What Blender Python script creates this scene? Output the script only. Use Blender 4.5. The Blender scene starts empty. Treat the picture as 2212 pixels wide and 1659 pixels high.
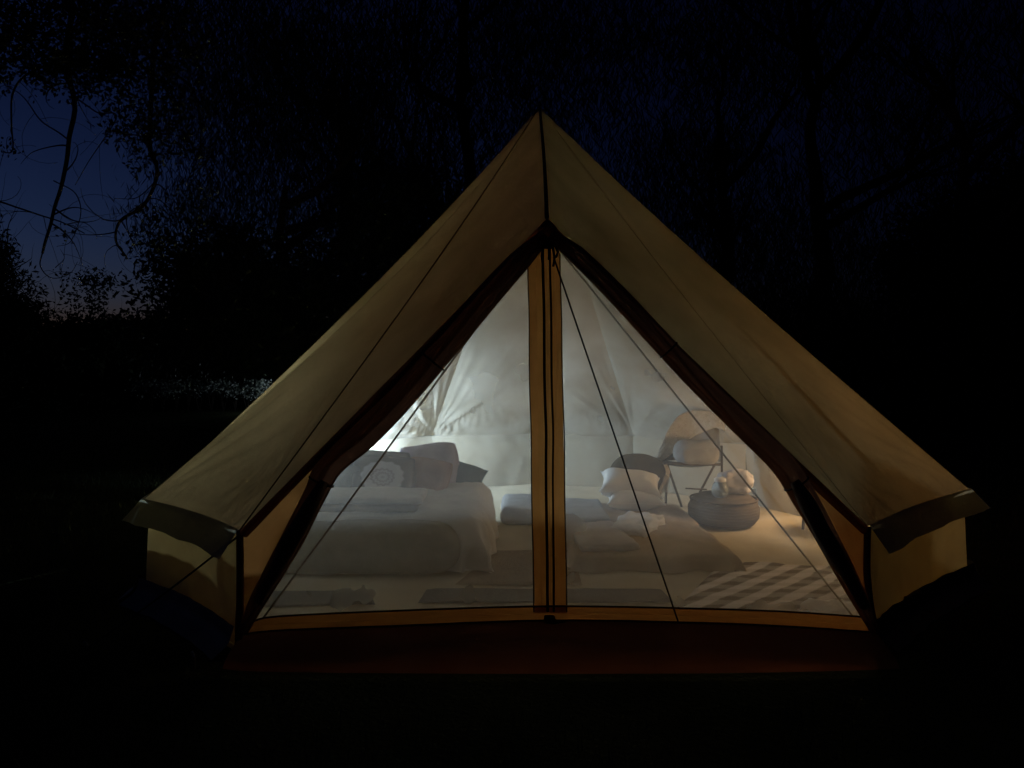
import bpy, bmesh, math, random
import numpy as np
from mathutils import Vector, Matrix, noise as mnoise

random.seed(7)
rng = np.random.default_rng(7)
C = bpy.context.scene.collection
SC = bpy.context.scene

# ------------------------------------------------------------------ camera
CAM = Vector((0.0, -5.5, 1.315))
FPX, CXP, CYP = 1671.0, 1106.0, 829.5
PITCH = math.atan(55.5 / FPX)
cam_d = bpy.data.cameras.new('camera')
cam_d.sensor_width = 36.0
cam_d.lens = FPX / 2212.0 * 36.0
cam_d.clip_start = 0.05
cam_d.clip_end = 2000.0
cam = bpy.data.objects.new('camera', cam_d)
C.objects.link(cam)
cam.location = CAM
cam.rotation_euler = (math.pi / 2 - PITCH, 0, 0)
SC.camera = cam

# ------------------------------------------------------------------ world
SUN_EL, SUN_AZ = math.radians(-5.2), math.radians(-54)
w = bpy.data.worlds.new('World')
SC.world = w
w.use_nodes = True
nt = w.node_tree
nt.nodes.clear()
sky = nt.nodes.new('ShaderNodeTexSky')
sky.sky_type = 'NISHITA'
sky.sun_disc = False
sky.sun_elevation = SUN_EL
sky.sun_rotation = SUN_AZ
sky.ozone_density = 3.3
sky.air_density = 1.0
sky.dust_density = 0.3
bg = nt.nodes.new('ShaderNodeBackground')
bg.inputs[1].default_value = 0.13
wo = nt.nodes.new('ShaderNodeOutputWorld')
nt.links.new(sky.outputs[0], bg.inputs[0])
nt.links.new(bg.outputs[0], wo.inputs[0])

SC.view_settings.view_transform = 'Standard'
SC.view_settings.look = 'None'
SC.view_settings.exposure = 2.6
SC.view_settings.gamma = 1.0
SC.view_settings.use_curve_mapping = False
SC.cycles.use_denoising = True
SC.cycles.max_bounces = 10
SC.cycles.diffuse_bounces = 6
SC.cycles.transparent_max_bounces = 16
SC.cycles.sample_clamp_indirect = 3.0
SC.cycles.caustics_reflective = False
SC.cycles.caustics_refractive = False

# lamp strengths (watts) and colours; the lamps themselves are built below
COOL_W, COOL_C = 28.0, (0.60, 0.80, 1.0)
WARM_W, WARM_C = 3.7, (1.0, 0.64, 0.32)
PATH_W, PATH_C = 2.4, (0.72, 0.86, 1.0)


# ------------------------------------------------------------------ helpers
def at(px, py, Y):
    """point on the plane y=Y seen at picture position px,py"""
    a, b = (px - CXP) / FPX, -(py - CYP) / FPX
    cp, sp = math.cos(PITCH), math.sin(PITCH)
    d = Vector((a, cp + b * sp, b * cp - sp))
    t = (Y - CAM.y) / d.y
    return CAM + d * t


def atz(px, py, Z):
    a, b = (px - CXP) / FPX, -(py - CYP) / FPX
    cp, sp = math.cos(PITCH), math.sin(PITCH)
    d = Vector((a, cp + b * sp, b * cp - sp))
    t = (Z - CAM.z) / d.z
    return CAM + d * t


def tag(o, label=None, cat=None, group=None, kind=None):
    if label: o['label'] = label
    if cat: o['category'] = cat
    if group: o['group'] = group
    if kind: o['kind'] = kind
    return o


def empty(name, loc=(0, 0, 0), rz=0.0, label=None, cat=None, group=None):
    o = bpy.data.objects.new(name, None)
    o.empty_display_size = 0.1
    o.location = loc
    o.rotation_euler = (0, 0, rz)
    C.objects.link(o)
    return tag(o, label, cat, group)


def link(name, me, mat, parent=None, smooth=True):
    o = bpy.data.objects.new(name, me)
    C.objects.link(o)
    if mat is not None:
        me.materials.append(mat)
    if smooth and len(me.polygons):
        me.polygons.foreach_set('use_smooth', [True] * len(me.polygons))
    if parent is not None:
        o.parent = parent
    return o


def mesh(name, V, F, mat, parent=None, smooth=True, uv=None):
    me = bpy.data.meshes.new(name)
    me.from_pydata([tuple(v) for v in V], [], F)
    if uv is not None:
        L = me.uv_layers.new(name='UVMap')
        vi = np.zeros(len(me.loops), dtype=np.int32)
        me.loops.foreach_get('vertex_index', vi)
        uva = np.array(uv, dtype=np.float32)[vi]
        L.data.foreach_set('uv', uva.ravel())
    me.update()
    return link(name, me, mat, parent, smooth)


def grid(fn, nu, nv):
    """fn(u,v)->point, u,v in 0..1"""
    V, F, UV = [], [], []
    for j in range(nv + 1):
        for i in range(nu + 1):
            V.append(fn(i / nu, j / nv)); UV.append((i / nu, j / nv))
    for j in range(nv):
        for i in range(nu):
            a = j * (nu + 1) + i
            F.append((a, a + 1, a + nu + 2, a + nu + 1))
    return V, F, UV


def tube(pts, rad, nseg=8, cap=True, squash=None, lump=0.0, seed=0):
    """returns V,F of a tube through pts; rad = number or list"""
    pts = [Vector(p) for p in pts]
    n = len(pts)
    if not hasattr(rad, '__len__'): rad = [rad] * n
    V, F = [], []
    prev = None
    for i, p in enumerate(pts):
        t = (pts[min(i + 1, n - 1)] - pts[max(i - 1, 0)])
        t = t.normalized() if t.length > 1e-9 else Vector((0, 0, 1))
        if prev is None:
            ref = Vector((0, 0, 1)) if abs(t.z) < .9 else Vector((1, 0, 0))
            a = t.cross(ref).normalized()
        else:
            a = (prev - t * prev.dot(t)).normalized()
        prev = a
        b = t.cross(a)
        for k in range(nseg):
            an = 2 * math.pi * k / nseg
            r = rad[i]
            if lump:
                r *= 1 + lump * mnoise.noise(Vector((p.x * 3 + math.cos(an) * 1.2, p.y * 3 + seed, p.z * 3 + math.sin(an) * 1.2)) * 1.7)
            V.append(p + a * math.cos(an) * r + b * math.sin(an) * r)
    for i in range(n - 1):
        for k in range(nseg):
            k2 = (k + 1) % nseg
            F.append((i * nseg + k, i * nseg + k2, (i + 1) * nseg + k2, (i + 1) * nseg + k))
    if cap:
        F.append(tuple(reversed(range(nseg))))
        F.append(tuple(range((n - 1) * nseg, n * nseg)))
    return V, F


def merge(*parts):
    V, F = [], []
    for v, f in parts:
        o = len(V)
        V += list(v)
        F += [tuple(i + o for i in q) for q in f]
    return V, F


def spline(pts, n):
    """Catmull-Rom"""
    pts = [Vector(p) for p in pts]
    P = [pts[0] * 2 - pts[1]] + pts + [pts[-1] * 2 - pts[-2]]
    out = []
    segs = len(pts) - 1
    for k in range(n + 1):
        x = k / n * segs
        i = min(int(x), segs - 1)
        t = x - i
        p0, p1, p2, p3 = P[i], P[i + 1], P[i + 2], P[i + 3]
        out.append(0.5 * ((2 * p1) + (-p0 + p2) * t + (2 * p0 - 5 * p1 + 4 * p2 - p3) * t * t + (-p0 + 3 * p1 - 3 * p2 + p3) * t ** 3))
    return out


def lathe(prof, n=24):
    """prof: list of (r,z)"""
    V, F = [], []
    for r, z in prof:
        for k in range(n):
            a = 2 * math.pi * k / n
            V.append(Vector((r * math.cos(a), r * math.sin(a), z)))
    for i in range(len(prof) - 1):
        for k in range(n):
            k2 = (k + 1) % n
            F.append((i * n + k, i * n + k2, (i + 1) * n + k2, (i + 1) * n + k))
    F.append(tuple(reversed(range(n))))
    F.append(tuple(range((len(prof) - 1) * n, len(prof) * n)))
    return V, F


def nz(p, s, seed=0.0):
    return mnoise.noise(Vector((p[0] * s + seed, p[1] * s - seed * .7, p[2] * s + seed * 1.3)))


def softbox(w, d, h, r, n=14, amp=0.0, sc=5.0, seed=0.0, sag=0.0):
    """rounded box centred on x,y, standing on z=0"""
    hx, hy, hz = w / 2, d / 2, h / 2
    r = min(r, hx * .98, hy * .98, hz * .98)
    V, F, idx = [], [], {}
    def vert(p):
        k = (round(p[0], 5), round(p[1], 5), round(p[2], 5))
        if k in idx: return idx[k]
        P = Vector((p[0] * hx, p[1] * hy, p[2] * hz))
        q = Vector((max(-(hx - r), min(hx - r, P.x)), max(-(hy - r), min(hy - r, P.y)), max(-(hz - r), min(hz - r, P.z))))
        dv = P - q
        dn = dv.normalized() if dv.length > 1e-9 else Vector((0, 0, 1))
        Q = q + dn * r
        if amp:
            k2 = amp * (nz(Q, sc, seed) + .5 * nz(Q, sc * 2.3, seed + 9) + .3 * nz(Q, sc * 5, seed + 2))
            low = max(0.0, min(1.0, (Q.z + hz) / (h * .35)))
            Q = Q + dn * k2 * (0.25 + .75 * low)
        if sag and Q.z > 0:
            Q.z -= sag * (1 - (Q.x / hx) ** 2) * (1 - (Q.y / hy) ** 2)
        Q.z = max(Q.z + hz, 0.0)
        V.append(Q); idx[k] = len(V) - 1
        return idx[k]
    # spread the samples so that the rounded rims get their share
    def sp(i):
        x = -1 + 2 * i / n
        return math.copysign(1 - (1 - abs(x)) ** 1.5, x)
    S = [sp(i) for i in range(n + 1)]
    for ax in range(3):
        for sgn in (-1, 1):
            for i in range(n):
                for j in range(n):
                    q = []
                    for (a, b) in ((i, j), (i + 1, j), (i + 1, j + 1), (i, j + 1)):
                        p = [0, 0, 0]
                        p[ax] = sgn
                        p[(ax + 1) % 3] = S[a]
                        p[(ax + 2) % 3] = S[b]
                        q.append(vert(p))
                    if sgn < 0: q.reverse()
                    F.append(tuple(q))
    return V, F


def xf(VF, loc=(0, 0, 0), rot=(0, 0, 0)):
    from mathutils import Euler
    M = Matrix.Translation(Vector(loc)) @ Euler(rot).to_matrix().to_4x4()
    return [M @ v for v in VF[0]], VF[1]


# ------------------------------------------------------------------ materials
def newmat(name):
    m = bpy.data.materials.new(name)
    m.use_nodes = True
    n = m.node_tree
    n.nodes.clear()
    out = n.nodes.new('ShaderNodeOutputMaterial')
    return m, n, out


def noise_mix(n, c1, c2, scale, detail=4.0, obj=True, lo=.35, hi=.65):
    tc = n.nodes.new('ShaderNodeTexCoord')
    tx = n.nodes.new('ShaderNodeTexNoise')
    tx.inputs['Scale'].default_value = scale
    tx.inputs['Detail'].default_value = detail
    n.links.new(tc.outputs['Object'], tx.inputs['Vector'])
    cr = n.nodes.new('ShaderNodeValToRGB')
    cr.color_ramp.elements[0].position = lo
    cr.color_ramp.elements[0].color = (*c1, 1)
    cr.color_ramp.elements[1].position = hi
    cr.color_ramp.elements[1].color = (*c2, 1)
    n.links.new(tx.outputs['Fac'], cr.inputs[0])
    return cr.outputs[0], tc, tx


def bump(n, height, strength=.3, dist=.01):
    b = n.nodes.new('ShaderNodeBump')
    b.inputs['Strength'].default_value = strength
    b.inputs['Distance'].default_value = dist
    n.links.new(height, b.inputs['Height'])
    return b.outputs[0]


def fabric(name, c1, c2=None, scale=6.0, wscale=220.0, transl=0.0, tcol=None, rough=.9, bstr=.25, cloth=.004):
    """cloth: diffuse with a share of translucency"""
    m, n, out = newmat(name)
    if c2 is None: c2 = tuple(x * .86 for x in c1)
    col, tc, tx = noise_mix(n, c2, c1, scale)
    t2 = n.nodes.new('ShaderNodeTexNoise')
    t2.inputs['Scale'].default_value = wscale
    t2.inputs['Detail'].default_value = 2
    n.links.new(tc.outputs['Object'], t2.inputs['Vector'])
    t3 = n.nodes.new('ShaderNodeTexNoise')
    t3.inputs['Scale'].default_value = scale * 2.5
    t3.inputs['Detail'].default_value = 5
    t3.inputs['Distortion'].default_value = .6
    n.links.new(tc.outputs['Object'], t3.inputs['Vector'])
    ad = n.nodes.new('ShaderNodeMath'); ad.operation = 'MULTIPLY_ADD'
    ad.inputs[1].default_value = 3.0
    n.links.new(t3.outputs['Fac'], ad.inputs[0]); n.links.new(t2.outputs['Fac'], ad.inputs[2])
    nb = bump(n, ad.outputs[0], bstr, cloth)
    d = n.nodes.new('ShaderNodeBsdfDiffuse')
    d.inputs['Roughness'].default_value = rough
    n.links.new(col, d.inputs['Color']); n.links.new(nb, d.inputs['Normal'])
    if transl > 0:
        t = n.nodes.new('ShaderNodeBsdfTranslucent')
        if tcol is None:
            n.links.new(col, t.inputs['Color'])
        else:
            mx = n.nodes.new('ShaderNodeMixRGB'); mx.blend_type = 'MULTIPLY'; mx.inputs[0].default_value = .9
            mx.inputs[1].default_value = (*tcol, 1)
            n.links.new(col, mx.inputs[2])
            n.links.new(mx.outputs[0], t.inputs['Color'])
        n.links.new(nb, t.inputs['Normal'])
        ms = n.nodes.new('ShaderNodeMixShader'); ms.inputs[0].default_value = transl
        n.links.new(d.outputs[0], ms.inputs[1]); n.links.new(t.outputs[0], ms.inputs[2])
        n.links.new(ms.outputs[0], out.inputs[0])
    else:
        n.links.new(d.outputs[0], out.inputs[0])
    return m


def hard(name, c1, c2=None, rough=.5, metal=0.0, scale=12.0, bstr=.1):
    m, n, out = newmat(name)
    if c2 is None: c2 = tuple(x * .8 for x in c1)
    col, tc, tx = noise_mix(n, c2, c1, scale)
    p = n.nodes.new('ShaderNodeBsdfPrincipled')
    p.inputs['Roughness'].default_value = rough
    p.inputs['Metallic'].default_value = metal
    n.links.new(col, p.inputs['Base Color'])
    n.links.new(bump(n, tx.outputs['Fac'], bstr, .004), p.inputs['Normal'])
    n.links.new(p.outputs[0], out.inputs[0])
    return m


def netting(name):
    """fine mosquito net: threads far below a pixel, so coverage instead of holes"""
    m, n, out = newmat(name)
    tc = n.nodes.new('ShaderNodeTexCoord')
    tx = n.nodes.new('ShaderNodeTexNoise'); tx.inputs['Scale'].default_value = 3.0; tx.inputs['Detail'].default_value = 3
    n.links.new(tc.outputs['Object'], tx.inputs['Vector'])
    mr = n.nodes.new('ShaderNodeMapRange')
    mr.inputs[3].default_value = .27; mr.inputs[4].default_value = .36
    n.links.new(tx.outputs['Fac'], mr.inputs[0])
    tr = n.nodes.new('ShaderNodeBsdfTransparent')
    d = n.nodes.new('ShaderNodeBsdfDiffuse'); d.inputs[0].default_value = (.55, .53, .5, 1)
    t = n.nodes.new('ShaderNodeBsdfTranslucent'); t.inputs[0].default_value = (.84, .81, .75, 1)
    a = n.nodes.new('ShaderNodeMixShader'); a.inputs[0].default_value = .6
    n.links.new(d.outputs[0], a.inputs[1]); n.links.new(t.outputs[0], a.inputs[2])
    b = n.nodes.new('ShaderNodeMixShader')
    n.links.new(mr.outputs[0], b.inputs[0])
    n.links.new(tr.outputs[0], b.inputs[1]); n.links.new(a.outputs[0], b.inputs[2])
    n.links.new(b.outputs[0], out.inputs[0])
    return m


def emissive(name, col, strength):
    m, n, out = newmat(name)
    e = n.nodes.new('ShaderNodeEmission')
    e.inputs[0].default_value = (*col, 1); e.inputs[1].default_value = strength
    n.links.new(e.outputs[0], out.inputs[0])
    return m


def glassmat(name):
    m, n, out = newmat(name)
    p = n.nodes.new('ShaderNodeBsdfPrincipled')
    p.inputs['Base Color'].default_value = (.85, .95, .93, 1)
    p.inputs['Roughness'].default_value = .08
    p.inputs['Transmission Weight'].default_value = .85
    p.inputs['IOR'].default_value = 1.45
    n.links.new(p.outputs[0], out.inputs[0])
    return m


M = {}
M['canvas'] = fabric('canvas', (.66, .62, .54), (.44, .40, .32), scale=1.5, wscale=300, transl=.20, tcol=(.96, .70, .33), bstr=.35, cloth=.006)  # strong blotchy tone imitates light and shadow mottling from inside
M['wall_canvas'] = fabric('wall_canvas', (.63, .59, .49), (.56, .51, .41), scale=2.0, wscale=300, transl=.15, tcol=(.92, .66, .26), bstr=.35, cloth=.006)
M['strip'] = fabric('strip_canvas', (.55, .42, .26), (.47, .35, .20), scale=5, wscale=300, transl=.42, tcol=(1., .58, .22), bstr=.2)
M['flap'] = fabric('flap_canvas', (.30, .21, .15), (.20, .14, .10), scale=7, wscale=200, transl=.13, tcol=(1., .5, .3), bstr=.4)
M['hem'] = fabric('hem_canvas', (.30, .20, .13), (.22, .14, .09), scale=7, wscale=200, transl=.30, tcol=(1., .45, .2), bstr=.4)
M['eave'] = fabric('eave_canvas', (.62, .62, .58), (.52, .52, .48), scale=5, wscale=200, transl=.36, tcol=(.95, 1., .8), bstr=.4)
M['panel'] = fabric('front_canvas', (.50, .36, .22), (.42, .30, .17), scale=5, wscale=300, transl=.24, tcol=(1., .56, .22), bstr=.2)
M['tape'] = hard('dark_tape', (.02, .012, .010), rough=.8)
M['seam'] = fabric('seam_tape', (.12, .085, .05), scale=20, transl=.05, tcol=(.6, .3, .1))
M['pole'] = hard('wood_pole', (.16, .12, .08), rough=.6)
M['cord'] = hard('cord', (.012, .012, .013), rough=.8)
M['net'] = netting('mosquito_net')
M['ground_sheet'] = fabric('ground_sheet', (.54, .48, .36), (.46, .41, .31), scale=3, wscale=150, bstr=.3)
M['pvc'] = hard('pvc_skirt', (.05, .055, .075), (.035, .038, .05), rough=.55, scale=6)
M['apron'] = fabric('apron', (.36, .20, .14), (.26, .13, .09), scale=3, wscale=120, transl=.45, tcol=(.9, .46, .25))
M['steel_white'] = hard('white_enamel', (.7, .7, .7), rough=.5)
M['steel'] = hard('steel', (.5, .5, .52), rough=.3, metal=1.0)
M['darkmetal'] = hard('dark_metal', (.10, .075, .055), rough=.5, metal=.3)
M['duvet'] = fabric('duvet', (.70, .68, .63), (.62, .60, .55), scale=4, bstr=.4)
M['throw'] = fabric('throw', (.34, .33, .28), (.27, .26, .22), scale=6, bstr=.4)
M['mattress'] = fabric('mattress_cloth', (.55, .53, .48), scale=6)
M['towel'] = fabric('towel', (.78, .78, .78), (.70, .70, .70), scale=18, wscale=150, bstr=.5)
M['towel_side'] = fabric('towel_beige', (.46, .40, .31), scale=14, wscale=150, bstr=.5)
M['grey_cushion'] = fabric('grey_cushion', (.34, .34, .34), scale=9, bstr=.35)
M['lilac'] = fabric('lilac_cushion', (.54, .49, .56), scale=9, bstr=.35)
M['brown_cushion'] = fabric('brown_cushion', (.48, .33, .27), scale=9, bstr=.35)
M['dome'] = fabric('dome_cushion', (.36, .355, .35), scale=9, bstr=.35)
M['teal'] = fabric('teal_cushion', (.19, .24, .235), scale=9, bstr=.35)
M['white'] = fabric('white_cotton', (.80, .79, .78), (.74, .73, .72), scale=7, bstr=.45)
M['dark_cushion'] = fabric('dark_cushion', (.10, .085, .06), scale=9, bstr=.35)
M['blanket2'] = fabric('tan_blanket', (.44, .37, .29), (.37, .30, .23), scale=4, bstr=.4)
M['pale_blanket'] = fabric('pale_blanket', (.58, .56, .57), scale=6, bstr=.4)
M['grey_mat'] = fabric('grey_mat', (.16, .165, .17), scale=20, wscale=150, bstr=.5)
M['brown_rug'] = fabric('brown_rug', (.27, .21, .15), scale=16, wscale=150, bstr=.5)
M['sheepskin'] = fabric('sheepskin', (.78, .72, .62), (.68, .62, .52), scale=30, wscale=90, bstr=.9, cloth=.02)
M['leaf'] = hard('leaf', (.045, .07, .03), (.03, .045, .02), rough=.6)
M['leaf_b'] = hard('leaf_dark', (.03, .045, .025), (.02, .03, .018), rough=.6)
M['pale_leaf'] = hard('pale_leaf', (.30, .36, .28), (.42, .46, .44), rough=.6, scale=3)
M['bark'] = hard('bark', (.06, .045, .035), rough=.9, bstr=.8)
M['grass'] = hard('grass', (.05, .07, .025), (.035, .05, .02), rough=.7)
M['glass'] = glassmat('glass')
M['cool_glow'] = emissive('cool_lamp_glow', COOL_C, 1.5)
M['warm_glow'] = emissive('warm_lamp_glow', WARM_C, .6)
M['path_glow'] = emissive('path_lamp_glow', PATH_C, .3)


def ground_mat():
    m, n, out = newmat('night_grass_ground')
    col, tc, tx = noise_mix(n, (.030, .036, .016), (.055, .06, .028), 1.3, 8)
    t2 = n.nodes.new('ShaderNodeTexNoise'); t2.inputs['Scale'].default_value = 40; t2.inputs['Detail'].default_value = 6
    n.links.new(tc.outputs['Object'], t2.inputs['Vector'])
    d = n.nodes.new('ShaderNodeBsdfDiffuse')
    n.links.new(col, d.inputs[0])
    n.links.new(bump(n, t2.outputs['Fac'], .6, .03), d.inputs['Normal'])
    n.links.new(d.outputs[0], out.inputs[0])
    return m


def mandala_mat():
    m, n, out = newmat('mandala_cloth')
    tc = n.nodes.new('ShaderNodeTexCoord')
    sub = n.nodes.new('ShaderNodeVectorMath'); sub.operation = 'SUBTRACT'
    sub.inputs[1].default_value = (.5, .5, 0)
    n.links.new(tc.outputs['UV'], sub.inputs[0])
    ln = n.nodes.new('ShaderNodeVectorMath'); ln.operation = 'LENGTH'
    n.links.new(sub.outputs[0], ln.inputs[0])
    sx = n.nodes.new('ShaderNodeSeparateXYZ'); n.links.new(sub.outputs[0], sx.inputs[0])
    an = n.nodes.new('ShaderNodeMath'); an.operation = 'ARCTAN2'
    n.links.new(sx.outputs[1], an.inputs[0]); n.links.new(sx.outputs[0], an.inputs[1])
    k = n.nodes.new('ShaderNodeMath'); k.operation = 'MULTIPLY'; k.inputs[1].default_value = 14
    n.links.new(an.outputs[0], k.inputs[0])
    si = n.nodes.new('ShaderNodeMath'); si.operation = 'SINE'; n.links.new(k.outputs[0], si.inputs[0])
    wob = n.nodes.new('ShaderNodeMath'); wob.operation = 'MULTIPLY_ADD'; wob.inputs[1].default_value = .012
    n.links.new(si.outputs[0], wob.inputs[0]); n.links.new(ln.outputs['Value'], wob.inputs[2])
    cr = n.nodes.new('ShaderNodeValToRGB')
    cr.color_ramp.interpolation = 'EASE'
    base = (.22, .205, .205, 1); pale = (.60, .58, .62, 1); mid = (.36, .34, .36, 1)
    el = cr.color_ramp.elements
    el[0].position = 0; el[0].color = mid
    el[1].position = 1; el[1].color = base
    for p, c in ((.05, pale), (.09, mid), (.12, pale), (.16, mid), (.19, pale), (.31, pale), (.335, mid), (.35, base)):
        e = el.new(p); e.color = c
    n.links.new(wob.outputs[0], cr.inputs[0])
    d = n.nodes.new('ShaderNodeBsdfDiffuse')
    n.links.new(cr.outputs[0], d.inputs[0]); n.links.new(d.outputs[0], out.inputs[0])
    return m


def check_mat():
    """woven check: broad bands one way, fainter bands the other"""
    m, n, out = newmat('check_rug')
    tc = n.nodes.new('ShaderNodeTexCoord')
    sx = n.nodes.new('ShaderNodeSeparateXYZ'); n.links.new(tc.outputs['UV'], sx.inputs[0])
    nzt = n.nodes.new('ShaderNodeTexNoise'); nzt.inputs['Scale'].default_value = 25
    n.links.new(tc.outputs['UV'], nzt.inputs['Vector'])

    def band(sock, freq, wob):
        a = n.nodes.new('ShaderNodeMath'); a.operation = 'MULTIPLY_ADD'; a.inputs[1].default_value = wob
        n.links.new(nzt.outputs['Fac'], a.inputs[0]); n.links.new(sock, a.inputs[2])
        b = n.nodes.new('ShaderNodeMath'); b.operation = 'MULTIPLY'; b.inputs[1].default_value = freq * 2 * math.pi
        n.links.new(a.outputs[0], b.inputs[0])
        c = n.nodes.new('ShaderNodeMath'); c.operation = 'SINE'; n.links.new(b.outputs[0], c.inputs[0])
        r = n.nodes.new('ShaderNodeMapRange'); r.inputs[1].default_value = -.25; r.inputs[2].default_value = .25
        n.links.new(c.outputs[0], r.inputs[0])
        return r.outputs[0]
    sk = n.nodes.new('ShaderNodeMath'); sk.operation = 'MULTIPLY_ADD'; sk.inputs[1].default_value = -.5
    n.links.new(sx.outputs[1], sk.inputs[0]); n.links.new(sx.outputs[0], sk.inputs[2])
    bu, bv = band(sk.outputs[0], 5.0, .03), band(sx.outputs[1], 7.0, .03)
    ad = n.nodes.new('ShaderNodeMath'); ad.operation = 'MULTIPLY_ADD'; ad.inputs[1].default_value = .36
    n.links.new(bv, ad.inputs[0])
    ml = n.nodes.new('ShaderNodeMath'); ml.operation = 'MULTIPLY'; ml.inputs[1].default_value = .8
    n.links.new(bu, ml.inputs[0]); n.links.new(ml.outputs[0], ad.inputs[2])
    cr = n.nodes.new('ShaderNodeValToRGB')
    cr.color_ramp.elements[0].color = (.09, .08, .075, 1)
    cr.color_ramp.elements[1].color = (.50, .48, .46, 1)
    n.links.new(ad.outputs[0], cr.inputs[0])
    d = n.nodes.new('ShaderNodeBsdfDiffuse')
    n.links.new(cr.outputs[0], d.inputs[0])
    n.links.new(bump(n, nzt.outputs['Fac'], .5, .006), d.inputs['Normal'])
    n.links.new(d.outputs[0], out.inputs[0])
    return m


def wicker_mat():
    m, n, out = newmat('woven_pouf')
    tc = n.nodes.new('ShaderNodeTexCoord')
    w1 = n.nodes.new('ShaderNodeTexWave'); w1.inputs['Scale'].default_value = 14; w1.bands_direction = 'Z'; w1.inputs['Distortion'].default_value = 2.5
    n.links.new(tc.outputs['Object'], w1.inputs['Vector'])
    cr = n.nodes.new('ShaderNodeValToRGB')
    cr.color_ramp.elements[0].color = (.10, .085, .07, 1)
    cr.color_ramp.elements[1].color = (.125, .105, .088, 1)
    n.links.new(w1.outputs['Fac'], cr.inputs[0])
    d = n.nodes.new('ShaderNodeBsdfDiffuse')
    n.links.new(cr.outputs[0], d.inputs[0])
    n.links.new(bump(n, w1.outputs['Fac'], .35, .005), d.inputs['Normal'])
    n.links.new(d.outputs[0], out.inputs[0])
    return m


M['ground'] = ground_mat()
M['mandala'] = mandala_mat()
M['check'] = check_mat()
M['wicker'] = wicker_mat()

# ------------------------------------------------------------------ ground
def gfn():
    V, F = [], []
    rs = [0, 1, 2, 3, 4, 5, 6.5, 8, 10, 13, 17, 22, 30, 45, 80, 150, 400, 900]
    n = 72
    V.append(Vector((0, 0, 0)))
    for r in rs[1:]:
        for k in range(n):
            a = 2 * math.pi * k / n
            x, y = r * math.cos(a), r * math.sin(a)
            amp = 0 if r < 3.2 else min(1, (r - 3.2) / 6) * .12
            V.append(Vector((x, y, -0.01 + amp * nz((x, y, 0), .25) - (0.02 if r >= 3.2 else 0))))
    for k in range(n):
        F.append((0, 1 + k, 1 + (k + 1) % n))
    for i in range(len(rs) - 2):
        for k in range(n):
            a = 1 + i * n; k2 = (k + 1) % n
            F.append((a + k, a + n + k, a + n + k2, a + k2))
    return V, F
V, F = gfn()
tag(mesh('ground', V, F, M['ground']), kind='structure')

# ------------------------------------------------------------------ the tent
tent = empty('bell_tent', (0.17, -0.0, 0), 0,
             'large cream canvas bell tent lit from inside, door flaps rolled back from its mosquito net', 'tent')
T0 = Vector((0.17, 0, 0))


def tl(p):           # world -> tent local
    return Vector(p) - T0


EZ = 0.55
APEX = at(1165, 232, 0.0)
RB = at(1181, 474, -2.0)                   # lower end of the ridge, top of the door frame
CL, CR = atz(520, 1145, EZ), atz(1872, 1137, EZ)
EL, ER = atz(312, 1078, EZ), atz(2093, 1057, EZ)
L2, R2 = Vector((-2.33, 0.02, EZ)), Vector((2.75, 0.15, EZ))
L3, R3 = Vector((-1.87, 1.33, EZ)), Vector((2.12, 1.45, EZ))
L4, R4 = Vector((-0.80, 2.22, EZ)), Vector((1.22, 2.25, EZ))
BK = Vector((0.22, 2.50, EZ))
RING = [CL, EL, L2, L3, L4, BK, R4, R3, R2, ER, CR]


def seam_pt(E, t, sag):
    p = APEX.lerp(E, t)
    ax = (E - APEX).normalized()
    out = Vector((E.x - T0.x, E.y - T0.y, 0)).normalized()
    nrm = (out - ax * out.dot(ax)).normalized()      # outward
    return p - nrm * sag * math.sin(math.pi * t ** .85)


SAG = {id(CL): .035, id(EL): .115, id(CR): .02, id(ER): .03}


def sg(E): return SAG.get(id(E), .05)


def wrinkle(p, corner, axis, amp, seed, reach=.8):
    """soft folds that fan out from a pulled corner"""
    d = p - corner
    r = d.length
    if r < 1e-4: return 0
    side = axis.cross(Vector((0, 0, 1))).normalized()
    ang = math.atan2(d.dot(side), d.dot(axis))
    f = mnoise.noise(Vector((ang * 8, r * .8, seed))) + .7 * mnoise.noise(Vector((ang * 19, r * 1.2, seed + 5)))
    return amp * f * math.exp(-(r / reach) ** 1.5) * min(1, r / .15)


WA = {}


def roof_panel(Ea, Eb, seed, psag=.05, wamp=.02, nu=72, nv=76, ridge=False, amps=(1, 1)):
    cen = (Ea + Eb + APEX) / 3
    nrm = (Ea - APEX).cross(Eb - APEX).normalized()
    if nrm.dot(cen - Vector((T0.x, 0.2, cen.z - .8))) < 0: nrm = -nrm
    aa = (APEX - Ea).normalized(); ab = (APEX - Eb).normalized()

    def fn(u, v):
        t = .003 + .997 * v
        pa = APEX.lerp(Ea, t) if ridge else seam_pt(Ea, t, sg(Ea))
        pb = seam_pt(Eb, t, sg(Eb))
        if ridge:
            pa = pa - Vector((0, 0, 1)) * .02 * math.sin(math.pi * t)
        p = pa.lerp(pb, u)
        s = math.sin(math.pi * u)
        d = -psag * s * t * math.sin(math.pi * min(1, t * .62 + .12))
        edge = min(1, u / .06, (1 - u) / .06)
        wv = wrinkle(p, Ea, aa, wamp * amps[0], seed) + wrinkle(p, Eb, ab, wamp * amps[1], seed + 2)
        wv += .016 * nz(p, 1.6, seed) + .004 * nz(p, 5.0, seed)
        q = p + nrm * (d + wv * edge)
        return tl(q)
    V, F, UV = grid(fn, nu, nv)
    return mesh('roof_panel', V, F, M['canvas'], tent, uv=UV)


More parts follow.
